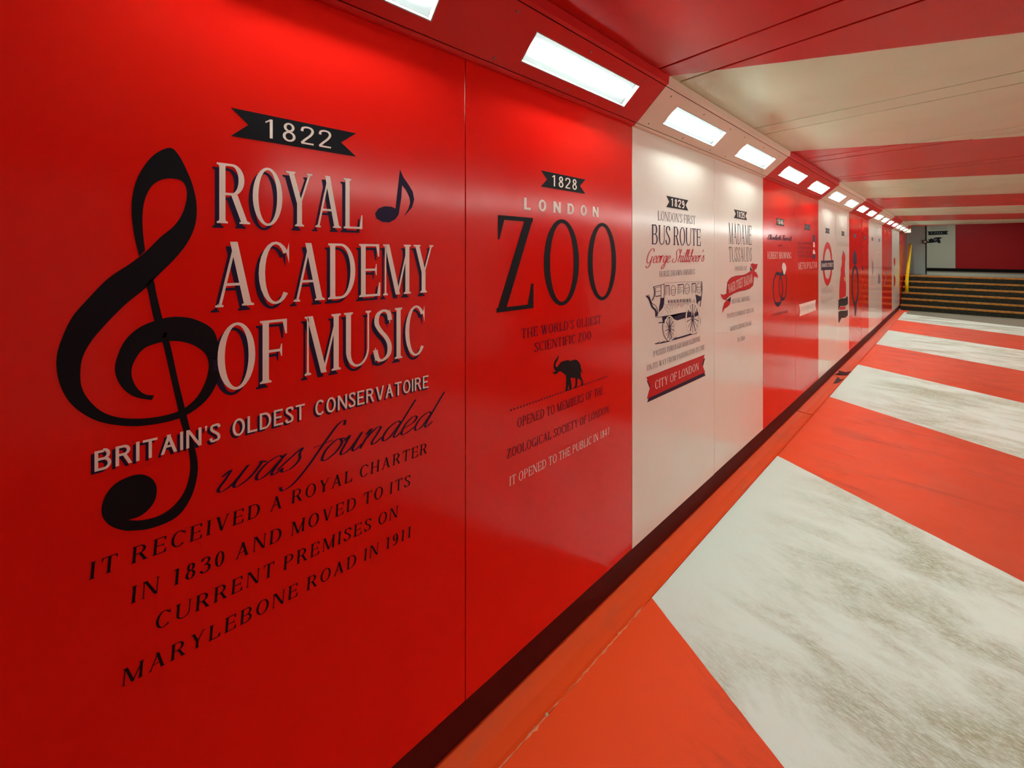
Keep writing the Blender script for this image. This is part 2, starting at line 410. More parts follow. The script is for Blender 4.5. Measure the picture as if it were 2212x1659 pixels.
# colour change measured in the photograph at x = 2063
XB = D + (2063 - VX) / F * 0 - .0
pa = box('wall_panel', -1.7, XB - .002, Y_END - .012, Y_END, ZL + .13, 3.58, M['end_cream'], wall_end)
pb = box('wall_panel', XB + .002, XR, Y_END - .012, Y_END, ZL + .13, 3.58, M['end_red'], wall_end)
bb = box('baseboard_end', -1.7, XR, Y_END - .008, Y_END, ZL, ZL + .125, M['dark']); tag(bb, kind='structure')
wl2 = box('wall_landing_left', -1.95, -1.8, 20.0, Y_END, 0, 3.7, M['grey_wall']); tag(wl2, kind='structure')
wl3 = box('wall_landing_near', -1.8, -.16, 20.05, 20.2, 0, 3.7, M['grey_wall']); tag(wl3, kind='structure')
def endpt(x, y):     # photo pixel on the end wall plane
    r = (x - CX) / F; dx = r * CT - ST; dy = r * ST + CT; t = (Y_END - .014) / dy
    return (D + t * dx, H - (y - VY) / F * t)
def endpoly(name, px, mat, off=.0):
    P = [endpt(*q) for q in px]
    tri = tessellate_polygon([[Vector((p[0], p[1], 0)) for p in P]])
    return mesh_obj(name, [(p[0], Y_END - .0135 - off, p[1]) for p in P], [tuple(t) for t in tri], mat, pa)
def ec(l, ox=1980, oy=460, s=16.59): return [(ox + a / s, oy + b / s) for a, b in l]
endpoly('ribbon', ec([(380, 665), (1145, 635), (1085, 700), (1130, 770), (390, 795), (440, 735)]), M['black_print'])
endpoly('lettering', ec([(520, 690), (560, 690), (560, 740), (520, 740)]), M['grey_print'], .001)
for q in (640, 720, 800, 880): endpoly('lettering', ec([(q, 690), (q + 40, 690), (q + 40, 740), (q, 740)]), M['grey_print'], .001)
endpoly('printed_picture', ec([(380, 1080), (440, 1000), (400, 940), (480, 950), (510, 900), (600, 940), (610, 900), (760, 870), (910, 875), (880, 920), (820, 930), (850, 990), (860, 1080), (780, 1085), (740, 1040), (600, 1060), (560, 1070)]), M['black_print'])
endpoly('printed_picture', ec([(610, 945), (700, 930), (745, 960), (690, 1000), (620, 985)]), M['grey_print'], .001)
for r_y in (430, 480, 555): endpoly('lettering', ec([(480, r_y), (1100, r_y - 12), (1100, r_y + 12), (480, r_y + 26)]), M['faint_print'])

# ---------------------------------------------------------------- ceiling lights
names_under = {-6: None}
def make_light():
    root = empty('ceiling_light')
    fr = []; V = []; Fc = []
    hw = (UB - UA) / 2; hl = LL / 2; e = .004
    def quad(*q): n = len(V); V.extend(q); Fc.append(tuple(range(n, n + 4)))
    # local frame: x along slope, y along tunnel, z outwards
    o1 = (-hw, -hl, hw, hl); i1 = (-hw + e, -hl + e, hw - e, hl - e)
    def ring(z0, z1, A, B):
        a = [(A[0], A[1], z0), (A[2], A[1], z0), (A[2], A[3], z0), (A[0], A[3], z0)]
        b = [(B[0], B[1], z1), (B[2], B[1], z1), (B[2], B[3], z1), (B[0], B[3], z1)]
        for i in range(4): quad(a[i], a[(i + 1) % 4], b[(i + 1) % 4], b[i])
    A = (-hw + .0004, -hl + .0004, hw - .0004, hl - .0004)
    ring(-.001, -.001, A, i1); ring(-.001, -DEP, i1, i1); ring(-.001, -DEP, A, A)
    f = mesh_obj('frame', V, Fc, M['white_frame'], root)
    V = [(i1[0], i1[1], -DEP + .002), (i1[2], i1[1], -DEP + .002), (i1[2], i1[3], -DEP + .002), (i1[0], i1[3], -DEP + .002),
         (i1[0], i1[1], -DEP - .004), (i1[2], i1[1], -DEP - .004), (i1[2], i1[3], -DEP - .004), (i1[0], i1[3], -DEP - .004)]
    d_ = mesh_obj('diffuser', V, [(0, 1, 2, 3), (7, 6, 5, 4), (0, 4, 5, 1), (1, 5, 6, 2), (2, 6, 7, 3), (3, 7, 4, 0)], M['diffuser'], root)
    return root
from mathutils import Matrix
um = (UA + UB) / 2
under = {-1: 'above the red zoo panel, its whole tray seen close up',
 -2: 'cut by the top edge of the photo, above the red music academy panel',
 0: 'above the cream bus route panel, first in the cream soffit',
 1: 'above the cream panel with the curling red ribbon',
 2: 'above the red panel with two interlocked rings',
 3: 'above the red panel with the tilted cream label',
 4: 'above the cream panel with the red ring and dark bar',
 5: 'above the cream panel with the two dark curling ribbons',
 6: 'above the red panel with the tall dark oval loop',
 7: 'above the red panel just past the tall dark loop',
 8: 'seventh from the far end of the row, over a distant cream panel',
 9: 'sixth from the far end of the row, over a distant cream panel'}
order = {10: 'fifth', 11: 'fourth', 12: 'third', 13: 'second', 14: 'last'}
proto = make_light()
for k in range(K_FIRST, K_LAST + 1):
    if k == K_FIRST: o = proto
    else: o = copy_tree(proto)
    x, z = sl(um); y = SEAM0 + PW * k + LO + LL / 2
    o.matrix_world = Matrix(((du[0], 0, nn[0], x), (0, 1, 0, y), (du[1], 0, nn[1], z), (0, 0, 0, 1)))
    if k in under: lb = 'soffit light ' + under[k]
    elif k in order: lb = 'small soffit light near the far steps, ' + (order[k] + ' last of the row' if k < 14 else 'the very last of the row')
    else: lb = 'soffit light of the row behind the camera position'
    tag(o, lb, 'light', 'lights in the sloping soffit along the left wall')

# opposite soffit outside the frame, its weak lamps added to fill the lower wall
m = NT('fill diffuser'); m.base((.7, .72, .7)); m.b.inputs['Emission Color'].default_value = LAMP_COL; m.b.inputs['Emission Strength'].default_value = 1.9
soffit_r = extrude_y('trim_3', [(XR - .02, ZT), (XR - .21, ZC), (XR, ZC)], Y_BACK, Y_CEIL, M['soffit_red']); tag(soffit_r, kind='structure')
for k in range(-1, 15):
    y = SEAM0 + PW * k + .02
    a = (XR - .035, ZT + .016); b = (XR - .195, ZT + .186)
    mesh_obj('fill_diffuser', [(a[0] - .004, y, a[1] - .004), (a[0] - .004, y + 1.06, a[1] - .004), (b[0] - .004, y + 1.06, b[1] - .004), (b[0] - .004, y, b[1] - .004)], [(0, 1, 2, 3)], m.m, soffit_r)
# a lamp over the landing, above the header and out of view
sl_ = bpy.data.lights.new('landing_lamp', 'AREA'); sl_.shape = 'RECTANGLE'; sl_.size = 1.2; sl_.size_y = .2; sl_.energy = 14; sl_.color = (.85, 1, .95)
so = bpy.data.objects.new('landing_lamp', sl_); COL.objects.link(so); so.location = (1.2, 21.5, 3.5)

# small stone on the gutter joint
bm = bmesh.new(); bmesh.ops.create_icosphere(bm, subdivisions=2, radius=.006)
for v in bm.verts: v.co *= .8 + .35 * random.random(); v.co.z *= .6
me = bpy.data.meshes.new('pebble'); bm.to_mesh(me); bm.free(); me.materials.append(M['stone'])
st_o = bpy.data.objects.new('pebble', me); COL.objects.link(st_o)
def floorpt(x, y):
    z = H * F / (y - VY); xo = (x - CX) * z / F
    return (D + xo * CT - z * ST, xo * ST + z * CT)
px_, py_ = floorpt(1181, 1546); st_o.location = (px_, py_, .004)
tag(st_o, 'tiny pale stone lying on the floor joint below the zoo panel', 'pebble')

# ---------------------------------------------------------------- lettering
def catmull(P, n=8):
    if len(P) < 3: return P
    out = []
    for i in range(len(P) - 1):
        p0 = P[max(i - 1, 0)]; p1 = P[i]; p2 = P[i + 1]; p3 = P[min(i + 2, len(P) - 1)]
        for j in range(n):
            t = j / n
            out.append(tuple(.5 * ((2 * p1[a]) + (-p0[a] + p2[a]) * t + (2 * p0[a] - 5 * p1[a] + 4 * p2[a] - p3[a]) * t * t + (-p0[a] + 3 * p1[a] - 3 * p2[a] + p3[a]) * t ** 3) for a in range(len(p1))))
    out.append(P[-1]); return out
class Pen:
    """glyph builder in units of cap height; w thick stroke, t thin stroke, s serif length (0 = sans)"""
    def __init__(g, w, t, s): g.w, g.t, g.s = w, t, s; g.q = []
    def poly(g, *p): g.q.append(list(p))
    def rect(g, x0, y0, x1, y1): g.poly((x0, y0), (x1, y0), (x1, y1), (x0, y1))
    def ser(g, x0, x1, y):                   # serif foot / head under a stem spanning x0..x1
        if g.s <= 0: return
        h = g.t * .75; s = g.s
        if y < .5:
            g.rect(x0 - s, y, x1 + s, y + h); g.poly((x0 - s * .5, y + h), (x0, y + h), (x0, y + h + s * .5)); g.poly((x1, y + h), (x1 + s * .5, y + h), (x1, y + h + s * .5))
        else:
            g.rect(x0 - s, y - h, x1 + s, y); g.poly((x0 - s * .5, y - h), (x0, y - h - s * .5), (x0, y - h)); g.poly((x1, y - h), (x1, y - h - s * .5), (x1 + s * .5, y - h))
    def stem(g, x, y0=0, y1=1, w=None, a=1, b=1):
        w = g.w if w is None else w
        g.rect(x, y0, x + w, y1)
        if a: g.ser(x, x + w, y0)
        if b: g.ser(x, x + w, y1)
    def bar(g, x0, x1, y, t=None):
        t = g.t if t is None else t; g.rect(x0, y, x1, y + t)
    def tick(g, x, y, dy):                   # serif at the end of an arm (E, F, L, T)
        if g.s <= 0: return
        g.poly((x, y), (x, y + dy), (x - g.t * .8, y + dy), (x - g.t * 2.2, y))
    def diag(g, x0, y0, x1, y1, w):          # horizontal width w
        g.poly((x0, y0), (x0 + w, y0), (x1 + w, y1), (x1, y1))
    def arc(g, cx, cy, rx, ry, a0, a1, w=None, t=None, n=18):
        w = g.w if w is None else w; t = g.t if t is None else t
        a0, a1 = radians(a0), radians(a1)
        for i in range(n):
            a = a0 + (a1 - a0) * i / n; b = a0 + (a1 - a0) * (i + 1) / n
            g.poly((cx + rx * cos(a), cy + ry * sin(a)), (cx + rx * cos(b), cy + ry * sin(b)),
                   (cx + (rx - w) * cos(b), cy + (ry - t) * sin(b)), (cx + (rx - w) * cos(a), cy + (ry - t) * sin(a)))
    def ring(g, cx, cy, rx, ry, w=None, t=None): g.arc(cx, cy, rx, ry, 0, 360, w, t, 36)
    def path(g, P, rx=None, ry=None, n=7):   # elliptical pen: rx thick when going down, ry when going across
        rx = g.w / 2 if rx is None else rx; ry = g.t / 2 if ry is None else ry
        Q = catmull(P, n); L = []
        for i, p in enumerate(Q):
            a = Q[max(i - 1, 0)]; b = Q[min(i + 1, len(Q) - 1)]
            dx, dy = b[0] - a[0], b[1] - a[1]; l = hypot(dx, dy) or 1; nx, ny = -dy / l, dx / l
            k = (rx * rx * nx * nx + ry * ry * ny * ny) ** .5 or 1e-6
            ox, oy = rx * rx * nx / k, ry * ry * ny / k
            L.append(((p[0] + ox, p[1] + oy), (p[0] - ox, p[1] - oy)))
        for A, B in zip(L, L[1:]): g.poly(A[0], B[0], B[1], A[1])
def glyph(ch, w, t, s):
    g = Pen(w, t, s); se = s > 0; hw = w / 2
    L = s + .02                                # left bearing of a stem
    if ch == ' ': return [], .28
    if ch == 'A':
        W = .74; g.diag(L, 0, .37 - t * .4, 1, t * (1.2 if se else 1.15)); g.diag(W - L - w * 1.05, 0, .37 - w * .75, 1, w * 1.1); g.bar(.2, .54, .32)
        g.ser(L, L + t, 0); g.ser(W - L - w, W - L, 0)
    elif ch == 'B':
        W = .66; g.stem(L); x = L + w; g.bar(L, .36, 1 - t); g.bar(L, .38, .5); g.bar(L, .38, 0)
        g.arc(.34, .5 + .25 + t * .25, .26, .25 + t * .25, -90, 90); g.arc(.36, .25 + t * .5, .28, .25 + t * .5, -90, 90); W = .68
    elif ch == 'C':
        W = .68; g.arc(.37, .5, .34, .515, 42, 318)
        if se: g.poly((.585, .84), (.645, .66), (.645, 1.0), (.62, .93))
    elif ch == 'D':
        W = .74; g.stem(L); g.bar(L, .34, 1 - t); g.bar(L, .34, 0); g.arc(.33, .5, .37, .5, -90, 90)
    elif ch == 'E':
        W = .62; g.stem(L); g.bar(L, W - .05, 1 - t); g.bar(L, W - .12, .5 - t * .5 + .01); g.bar(L, W - .02, 0)
        g.tick(W - .05, 1 - t * .5, -.22); g.tick(W - .02, t * .5, .24)
        if se: g.poly((W - .12, .4), (W - .12, .62), (W - .14, .62), (W - .17, .51), (W - .14, .4))
    elif ch == 'F':
        W = .58; g.stem(L); g.bar(L, W - .02, 1 - t); g.bar(L, W - .12, .5 - t * .5); g.tick(W - .02, 1 - t * .5, -.22)
        if se: g.poly((W - .12, .4), (W - .12, .6), (W - .14, .6), (W - .17, .5), (W - .14, .4))
    elif ch == 'G':
        W = .74; g.arc(.37, .5, .34, .515, 45, 335); g.rect(.71 - w, .02, .71, .42) if se else g.rect(.71 - w, .05, .71, .45)
        g.ser(.71 - w, .71, .44) if False else None
        if se: g.rect(.71 - w - s, .40, .71 + s * .6, .40 + t * .8); g.poly((.585, .84), (.645, .68), (.645, 1.0), (.62, .93))
        else: g.bar(.42, .71, .42)
    elif ch == 'H':
        W = .74; g.stem(L); g.stem(W - L - w); g.bar(L, W - L, .5 - t * .5)
    elif ch == 'I':
        W = 2 * L + w; g.stem(L)
    elif ch == 'K':
        W = .72; g.stem(L); g.diag(L + w * .7, .38, W - L - t, 1, t * 1.3); g.diag(W - L - w, 0, L + w + .06, .58, w * 1.15); g.ser(W - L - w, W - L, 0); g.ser(W - L - t, W - L, 1)
    elif ch == 'L':
        W = .60; g.stem(L); g.bar(L, W - .02, 0); g.tick(W - .02, t * .5, .26)
    elif ch == 'M':
        W = .88; g.stem(L, w=t if se else w); g.stem(W - L - w); g.diag(.44 - w * .4, 0, L, 1, w * 1.05); g.diag(.44 - t * .4, 0, W - L - t * 1.3, 1, t * 1.2 if se else w)
    elif ch == 'N':
        W = .74; g.stem(L, w=t if se else w); g.stem(W - L - (t if se else w), w=t if se else w, a=0); g.diag(W - L - w, 0, L, 1, w * 1.1)
    elif ch in 'OQ':
        W = .74; g.ring(.37, .5, .34, .515)
    elif ch == 'P':
        W = .62; g.stem(L); g.bar(L, .34, 1 - t); g.bar(L, .34, .45); g.arc(.33, .725, .26, .275, -90, 90)
    elif ch == 'R':
        W = .70; g.stem(L); g.bar(L, .34, 1 - t); g.bar(L, .36, .47); g.arc(.33, .735, .26, .265, -90, 90); g.diag(.66 - w, 0, .30, .5, w * 1.1); g.ser(.66 - w, .66, 0)
    elif ch == 'S':
        W = .56; g.path([(.48, .78), (.43, .93), (.28, .99 - t * .4), (.13, .9), (.10, .74), (.20, .60), (.36, .46), (.46, .30), (.44, .12), (.28, .01 + t * .4), (.13, .06), (.06, .24)])
        if se: g.poly((.455, .72), (.48, .72), (.48, 1.0), (.46, .95)); g.poly((.05, .28), (.075, .28), (.07, .05), (.05, 0))
    elif ch == 'T':
        W = .64; g.stem(.32 - hw, b=0); g.bar(.02, .62, 1 - t)
        if se: g.poly((.02, 1), (.02, .76), (.04, .76), (.09, 1 - t)); g.poly((.62, 1), (.62, .76), (.60, .76), (.55, 1 - t))
    elif ch == 'U':
        W = .74; x1 = W - L - (t if se else w)
        g.rect(L, .3, L + w, 1); g.ser(L, L + w, 1); g.rect(x1, .3, x1 + (t if se else w), 1); g.ser(x1, x1 + t, 1)
        cx = (L + W - L) / 2; rx = (W - 2 * L) / 2; n = 18
        for i in range(n):
            a = pi + pi * i / n; b = pi + pi * (i + 1) / n
            wa = w + ((t if se else w) - w) * i / n; wb = w + ((t if se else w) - w) * (i + 1) / n
            g.poly((cx + rx * cos(a), .31 + .32 * sin(a)), (cx + rx * cos(b), .31 + .32 * sin(b)), (cx + (rx - wb) * cos(b), .31 + (.32 - t) * sin(b)), (cx + (rx - wa) * cos(a), .31 + (.32 - t) * sin(a)))
    elif ch == 'V':
        W = .72; g.diag(.36 - w * .5, 0, L, 1, w * 1.08); g.diag(.36 - t * .3, 0, W - L - t, 1, t * 1.2 if se else w); g.ser(L, L + w, 1); g.ser(W - L - t, W - L, 1)
    elif ch == 'W':
        W = .98; th = t * 1.2 if se else w
        g.diag(.29, 0, L, 1, w * 1.05); g.diag(.32, 0, .47, 1, th); g.diag(.64, 0, .42, 1, w * 1.05); g.diag(.68, 0, W - L - t, 1, th)
        g.ser(L, L + w, 1); g.ser(.42, .42 + w, 1); g.ser(W - L - t, W - L, 1)
    elif ch == 'Y':
        W = .70; g.stem(.35 - hw, 0, .45, b=0); g.diag(.35 - hw, .42, L, 1, w * 1.05); g.diag(.35 - t * .2, .42, W - L - t, 1, t * 1.2 if se else w * .95); g.ser(L, L + w, 1); g.ser(W - L - t, W - L, 1)
    elif ch == 'Z':
        W = .62; g.bar(.05, .59, 1 - t); g.bar(.03, .60, 0); g.diag(.03, 0, .59 - w * 1.1, 1, w * 1.15)
        g.tick(.60, t * .5, .25)
        if se: g.poly((.05, 1), (.05, .75), (.07, .75), (.14, 1 - t))
    elif ch == '0': W = .52; g.ring(.26, .5, .23, .5)
    elif ch == '1':
        W = .40 if se else .44; x = .22 - hw; g.stem(x, b=0); g.poly((x, 1), (x, 1 - t * 1.4), (x - .12, 1 - t * 2.2), (x - .12, 1 - t * 1.4)) if se else g.poly((x + w * .2, 1), (x + w * .2, 1 - t), (x - .14, .76), (x - .14, .76 + t * .9))
    elif ch == '2':
        W = .54; g.path([(.07, .70), (.10, .88), (.25, .99 - t * .4), (.41, .9), (.45, .72), (.36, .50), (.18, .25), (.06, t * .6)]); g.bar(.04, .49, 0)
    elif ch == '3':
        W = .52; g.path([(.07, .80), (.14, .95), (.25, 1 - t * .4), (.40, .90), (.41, .70), (.32, .56), (.20, .53)]); g.path([(.20, .53), (.36, .50), (.45, .36), (.43, .12), (.26, t * .4), (.12, .06), (.05, .20)])
    elif ch == '4':
        W = .54; g.rect(.36 - hw, 0, .36 + hw, 1); g.bar(.03, .5, .26); g.diag(.03, .3, .36 - hw, 1, t * 1.2)
    elif ch == '5':
        W = .52; g.bar(.12, .45, 1 - t * 1.1); g.path([(.12, .97), (.09, .55), (.22, .63), (.38, .58), (.45, .38), (.42, .14), (.25, t * .4), (.10, .07), (.04, .20)])
    elif ch == '6':
        W = .52; g.ring(.27, .31, .21, .31); g.path([(.42, .9), (.30, .98), (.16, .86), (.09, .60), (.06 + hw, .31)])
    elif ch == '7':
        W = .50; g.bar(.04, .47, 1 - t); g.diag(.14, 0, .40, 1, w)
    elif ch == '8':
        W = .52; g.ring(.26, .76, .185, .245); g.ring(.26, .27, .22, .28)
    elif ch == '9':
        W = .52; g.ring(.25, .69, .21, .31); g.path([(.10, .1), (.22, .02), (.36, .14), (.43, .40), (.46 - hw, .69)])
    elif ch == "'":
        W = .16; g.poly((.04, 1), (.04 + w * .9, 1), (.04 + w * .6, .72), (.04 + w * .3, .72))
    elif ch == '&':
        W = .7; g.ring(.3, .75, .17, .25); g.ring(.28, .27, .25, .27); g.diag(.62, 0, .2, .6, w)
    else: W = .3
    return g.q, W
SCRIPT = {
 'a': (.50, [[(.38, .42), (.25, .5), (.09, .37), (.05, .15), (.14, .0), (.28, .08), (.38, .42)], [(.40, .5), (.36, .1), (.44, 0), (.55, .12)]]),
 's': (.38, [[(-.05, .1), (.20, .52), (.24, .38), (.33, .20), (.26, .02), (.10, .0), (.05, .10)]]),
 'w': (.68, [[(.0, .38), (.08, .5), (.10, .3), (.10, .08), (.2, 0), (.32, .12), (.38, .5)], [(.38, .5), (.36, .1), (.46, 0), (.60, .14), (.64, .42), (.60, .5), (.74, .44)]]),
 'f': (.34, [[(.50, .86), (.44, 1.0), (.32, .92), (.24, .5), (.17, 0), (.06, -.36), (-.10, -.46), (-.2, -.34)], [(.04, .46), (.22, .48), (.42, .52)]]),
 'o': (.40, [[(.3, .45), (.18, .5), (.05, .3), (.08, .05), (.2, 0), (.34, .15), (.36, .35), (.27, .49), (.44, .42)]]),
 'u': (.50, [[(.0, .38), (.07, .5), (.07, .1), (.15, 0), (.28, .12), (.36, .5)], [(.36, .5), (.34, .1), (.42, 0), (.54, .14)]]),
 'n': (.50, [[(.0, .38), (.08, .5), (.05, 0)], [(.06, .22), (.2, .48), (.32, .48), (.33, .32), (.30, .08), (.38, 0), (.52, .14)]]),
 'd': (.50, [[(.38, .42), (.25, .5), (.09, .37), (.05, .15), (.14, 0), (.28, .08), (.38, .42)], [(.48, 1.05), (.42, .6), (.37, .1), (.45, 0), (.56, .13)]]),
 'e': (.38, [[(.05, .20), (.28, .28), (.33, .43), (.2, .5), (.06, .32), (.08, .06), (.2, 0), (.42, .14)]]),
 'r': (.34, [[(.0, .38), (.08, .5), (.05, 0)], [(.07, .22), (.2, .50), (.34, .44)]]),
 'g': (.46, [[(.38, .42), (.25, .5), (.09, .37), (.05, .15), (.14, 0), (.28, .08), (.38, .42)], [(.40, .5), (.36, 0), (.28, -.36), (.10, -.46), (.0, -.36), (.15, -.15), (.5, .12)]]),
 'h': (.50, [[(.16, 1.0), (.10, .5), (.05, 0)], [(.06, .22), (.2, .48), (.32, .48), (.33, .32), (.30, .08), (.38, 0), (.52, .14)]]),
 'i': (.24, [[(.0, .38), (.07, .5), (.06, .08), (.14, 0), (.26, .14)], [(.09, .72), (.10, .66)]]),
 'l': (.24, [[(.02, .15), (.2, .8), (.18, 1.0), (.10, .85), (.06, .1), (.14, 0), (.26, .14)]]),
 'b': (.40, [[(.02, .2), (.18, .85), (.16, 1), (.08, .85), (.05, .1), (.15, 0), (.3, .1), (.34, .35), (.25, .5), (.1, .38)]]),
 't': (.26, [[(.12, .85), (.07, .1), (.14, 0), (.28, .14)], [(-.04, .5), (.25, .52)]]),
 'z': (.36, [[(.05, .46), (.3, .48), (.05, .02), (.36, .02)]]),
 'G': (.72, [[(.62, .78), (.56, .97), (.38, 1.0), (.14, .75), (.06, .35), (.16, .04), (.36, 0), (.52, .2), (.57, .48)], [(.57, .48), (.50, -.12), (.3, -.34), (.08, -.2)]]),
 'S': (.62, [[(.62, .72), (.58, .96), (.40, 1), (.24, .80), (.32, .55), (.42, .28), (.30, .02), (.08, 0), (-.04, .15), (.10, .28)]]),
 'E': (.56, [[(.52, .82), (.40, 1), (.22, .85), (.28, .57), (.38, .52), (.16, .45), (.06, .18), (.22, 0), (.52, .2)]]),
 'B': (.60, [[(.22, .95), (.12, 0)], [(.02, .82), (.28, 1), (.5, .8), (.25, .52), (.52, .36), (.42, .03), (.08, 0)]]),
 "'": (.14, [[(.10, 1.0), (.06, .8)]]),
}
def layout(text, w, t, s, sp, script=False, slant=0):
    out = []; x = 0
    for ch in text:
        if script:
            if ch == ' ': x += .26; continue
            W, strokes = SCRIPT[ch]; g = Pen(w, t, 0)
            for P in strokes: g.path([(a, b) for a, b in P], w / 2, t / 2)
            q = [[(x + a + b * slant, b) for a, b in p] for p in g.q]; out += q; x += W
        else:
            q, W = glyph(ch, w, t, s)
            out += [[(x + a + b * slant, b) for a, b in p] for p in q]; x += W + (sp if ch != ' ' else sp * .5)
    return out, (x if script else x - sp)
def wall_mesh(name, polys, mat, k, off):
    """polys: lists of (Y, Z) on the wall -> flat print"""
    V = []; Fc = []
    for p in polys:
        n = len(V); V += [(off + 1.5e-5 * (len(Fc) % 14), a, b) for a, b in p]; Fc.append(tuple(range(n, n + len(p))))
    o = mesh_obj(name, V, Fc, mat, panels[k]); return o
def text(txt, quad, mat, k, w=.13, t=.045, s=.05, sp=.06, off=.0010, script=False, slant=0, shadow=None, name='lettering', label=None):
    """quad: photo pixels TL, TR, BL, BR of the line's box (cap height)"""
    polys, W = layout(txt, w, t, s, sp, script, slant)
    TL, TR, BL, BR = [wpt(*q) for q in quad]
    def mp(a, b, dy=0, dz=0):
        u_ = a / W
        return (BL[0] * (1 - u_) * (1 - b) + BR[0] * u_ * (1 - b) + TL[0] * (1 - u_) * b + TR[0] * u_ * b + dy,
                BL[1] * (1 - u_) * (1 - b) + BR[1] * u_ * (1 - b) + TL[1] * (1 - u_) * b + TR[1] * u_ * b + dz)
    if shadow:
        o = wall_mesh('letter_shadow', [[mp(a, b, *shadow) for a, b in p] for p in polys], M['navy_print'], k, off - .0004); tag(o, 'dark drop shadow of the lettering')
    o = wall_mesh(name, [[mp(a, b) for a, b in p] for p in polys], M[mat], k, off)
    if label: tag(o, label)
    return o
def rat(xl, xr, rt, rb):                        # box from left/right pixel columns and slopes towards the vanishing point
    f_ = lambda x, r: (x, VY + r * (VX - x))
    return (f_(xl, rt), f_(xr, rt), f_(xl, rb), f_(xr, rb))
def poly(name, pts, mat, k, off=.0006, label=None, smooth=False):
    if smooth: pts = catmull(pts + [pts[0]], 4)[:-1]
    P = [wpt(*q) for q in pts]
    tri = tessellate_polygon([[Vector((p[0], p[1], 0)) for p in P]])
    o = mesh_obj(name, [(off, p[0], p[1]) for p in P], [tuple(t) for t in tri], M[mat], panels[k])
    if label: tag(o, label)
    return o
def crop(ox, oy, s): return lambda l: [(ox + a / s, oy + b / s) for a, b in l]
def strip(name, pairs, mat, k, off=.0006, n=5):
    Q = catmull([(a[0], a[1], b[0], b[1]) for a, b in pairs], n)
    P = [(wpt(q[0], q[1]), wpt(q[2], q[3])) for q in Q]
    return [[A[0], B[0], B[1], A[1]] for A, B in zip(P, P[1:])]
def ribbon(k, xl, xr, txt, tl, tr, wt=.15, nl=.14, nr=.12):
    f_ = lambda x, r: (x, VY + r * (VX - x))
    wd = xr - xl
    poly('ribbon', [f_(xl, -.2022), f_(xr, -.2016), f_(xr - wd * nr, -.1818), f_(xr, -.1626), f_(xl, -.1630), f_(xl + wd * nl, -.1828)], 'black_print', k, .0006, 'dark swallow-tailed year ribbon')
    text(txt, rat(tl, tr, -.1965, -.1690), 'white_print' if k < 3 else 'grey_print', k, wt, wt, 0, .12, off=.0010)

# --- panel with the treble clef (k = -2)
K = -2
ribbon(K, 498.6, 769.3, '1822', 571, 717.5, .095)
c1 = crop(100, 300, 1.9291)
prs = [((388, 490), (412, 465)), ((370, 420), (404, 400)), ((357, 330), (401, 330)), ((358, 250), (408, 265)), ((375, 175), (430, 210)), ((410, 110), (460, 180)), ((455, 62), (500, 166)), ((515, 37), (545, 168)), ((550, 65), (572, 182)), ((585, 130), (585, 215)), ((612, 200), (583, 260)), ((627, 280), (565, 315)), ((620, 360), (530, 365)), ((590, 430), (475, 410)), ((540, 495), (420, 465)), ((475, 560), (350, 520)), ((410, 625), (260, 580)), ((330, 690), (180, 660)), ((250, 770), (110, 740)), ((190, 840), (70, 820)), ((152, 910), (47, 890)), ((142, 980), (43, 955)), ((150, 1040), (60, 1030)), ((180, 1090), (100, 1100)), ((230, 1135), (170, 1155)), ((300, 1160), (250, 1185)), ((390, 1165), (360, 1197)), ((480, 1155), (470, 1186)), ((560, 1130), (570, 1158)), ((620, 1085), (650, 1105)), ((660, 1020), (700, 1040)), ((677, 950), (728, 950)), ((665, 900), (715, 850)), ((630, 868), (690, 790)), ((580, 848), (620, 752)), ((520, 842), (550, 741)), ((450, 855), (480, 750)), ((400, 880), (390, 785)), ((365, 930), (325, 845)), ((355, 975), (290, 930)), ((365, 1015), (290, 985)), ((385, 1045), (320, 1040)), ((415, 1065), (370, 1075)), ((450, 1068), (440, 1088))]
clef = strip('c', [(c1([a])[0], c1([b])[0]) for a, b in prs], None, K)
prs2 = [((406, 590), (440, 572)), ((418, 622), (452, 605)), ((425, 640), (458, 640)), ((450, 755), (485, 750)), ((485, 850), (515, 850)), ((520, 1000), (548, 1000)), ((545, 1110), (575, 1110)), ((560, 1180), (592, 1180)), ((585, 1260), (612, 1260)), ((599, 1340), (630, 1340)), ((597, 1400), (628, 1410)), ((575, 1470), (605, 1490)), ((530, 1530), (560, 1560)), ((470, 1570), (500, 1600)), ((400, 1588), (420, 1626)), ((340, 1588), (355, 1632))]
clef += strip('c', [(c1([a])[0], c1([b])[0]) for a, b in prs2], None, K)
blob = catmull([(340, 1588), (390, 1572), (430, 1540), (455, 1500), (460, 1450), (440, 1415), (400, 1398), (350, 1405), (290, 1435), (250, 1480), (232, 1530), (235, 1575), (265, 1610), (310, 1628), (356, 1632), (400, 1610), (360, 1594)], 4)
Pb = [wpt(*c1([q])[0]) for q in blob]
clef += [[Pb[i] for i in t] for t in tessellate_polygon([[Vector((p[0], p[1], 0)) for p in Pb]])]
tag(wall_mesh('treble_clef', clef, M['black_print'], K, .0006), 'large black treble clef')
c2 = crop(80, 200, 2.3532)
poly('music_note', c2([(1845, 390), (1862, 430), (1890, 470), (1910, 505), (1917, 545), (1905, 585), (1863, 632), (1888, 590), (1897, 560), (1892, 530), (1875, 495), (1855, 470), (1852, 530), (1838, 620), (1820, 645), (1790, 660), (1755, 658), (1725, 640), (1718, 615), (1735, 590), (1765, 578), (1800, 580), (1823, 590), (1830, 520)]), 'navy_print', K, .0006, 'dark quaver beside the heading')
SH = (-.0085, -.0115)
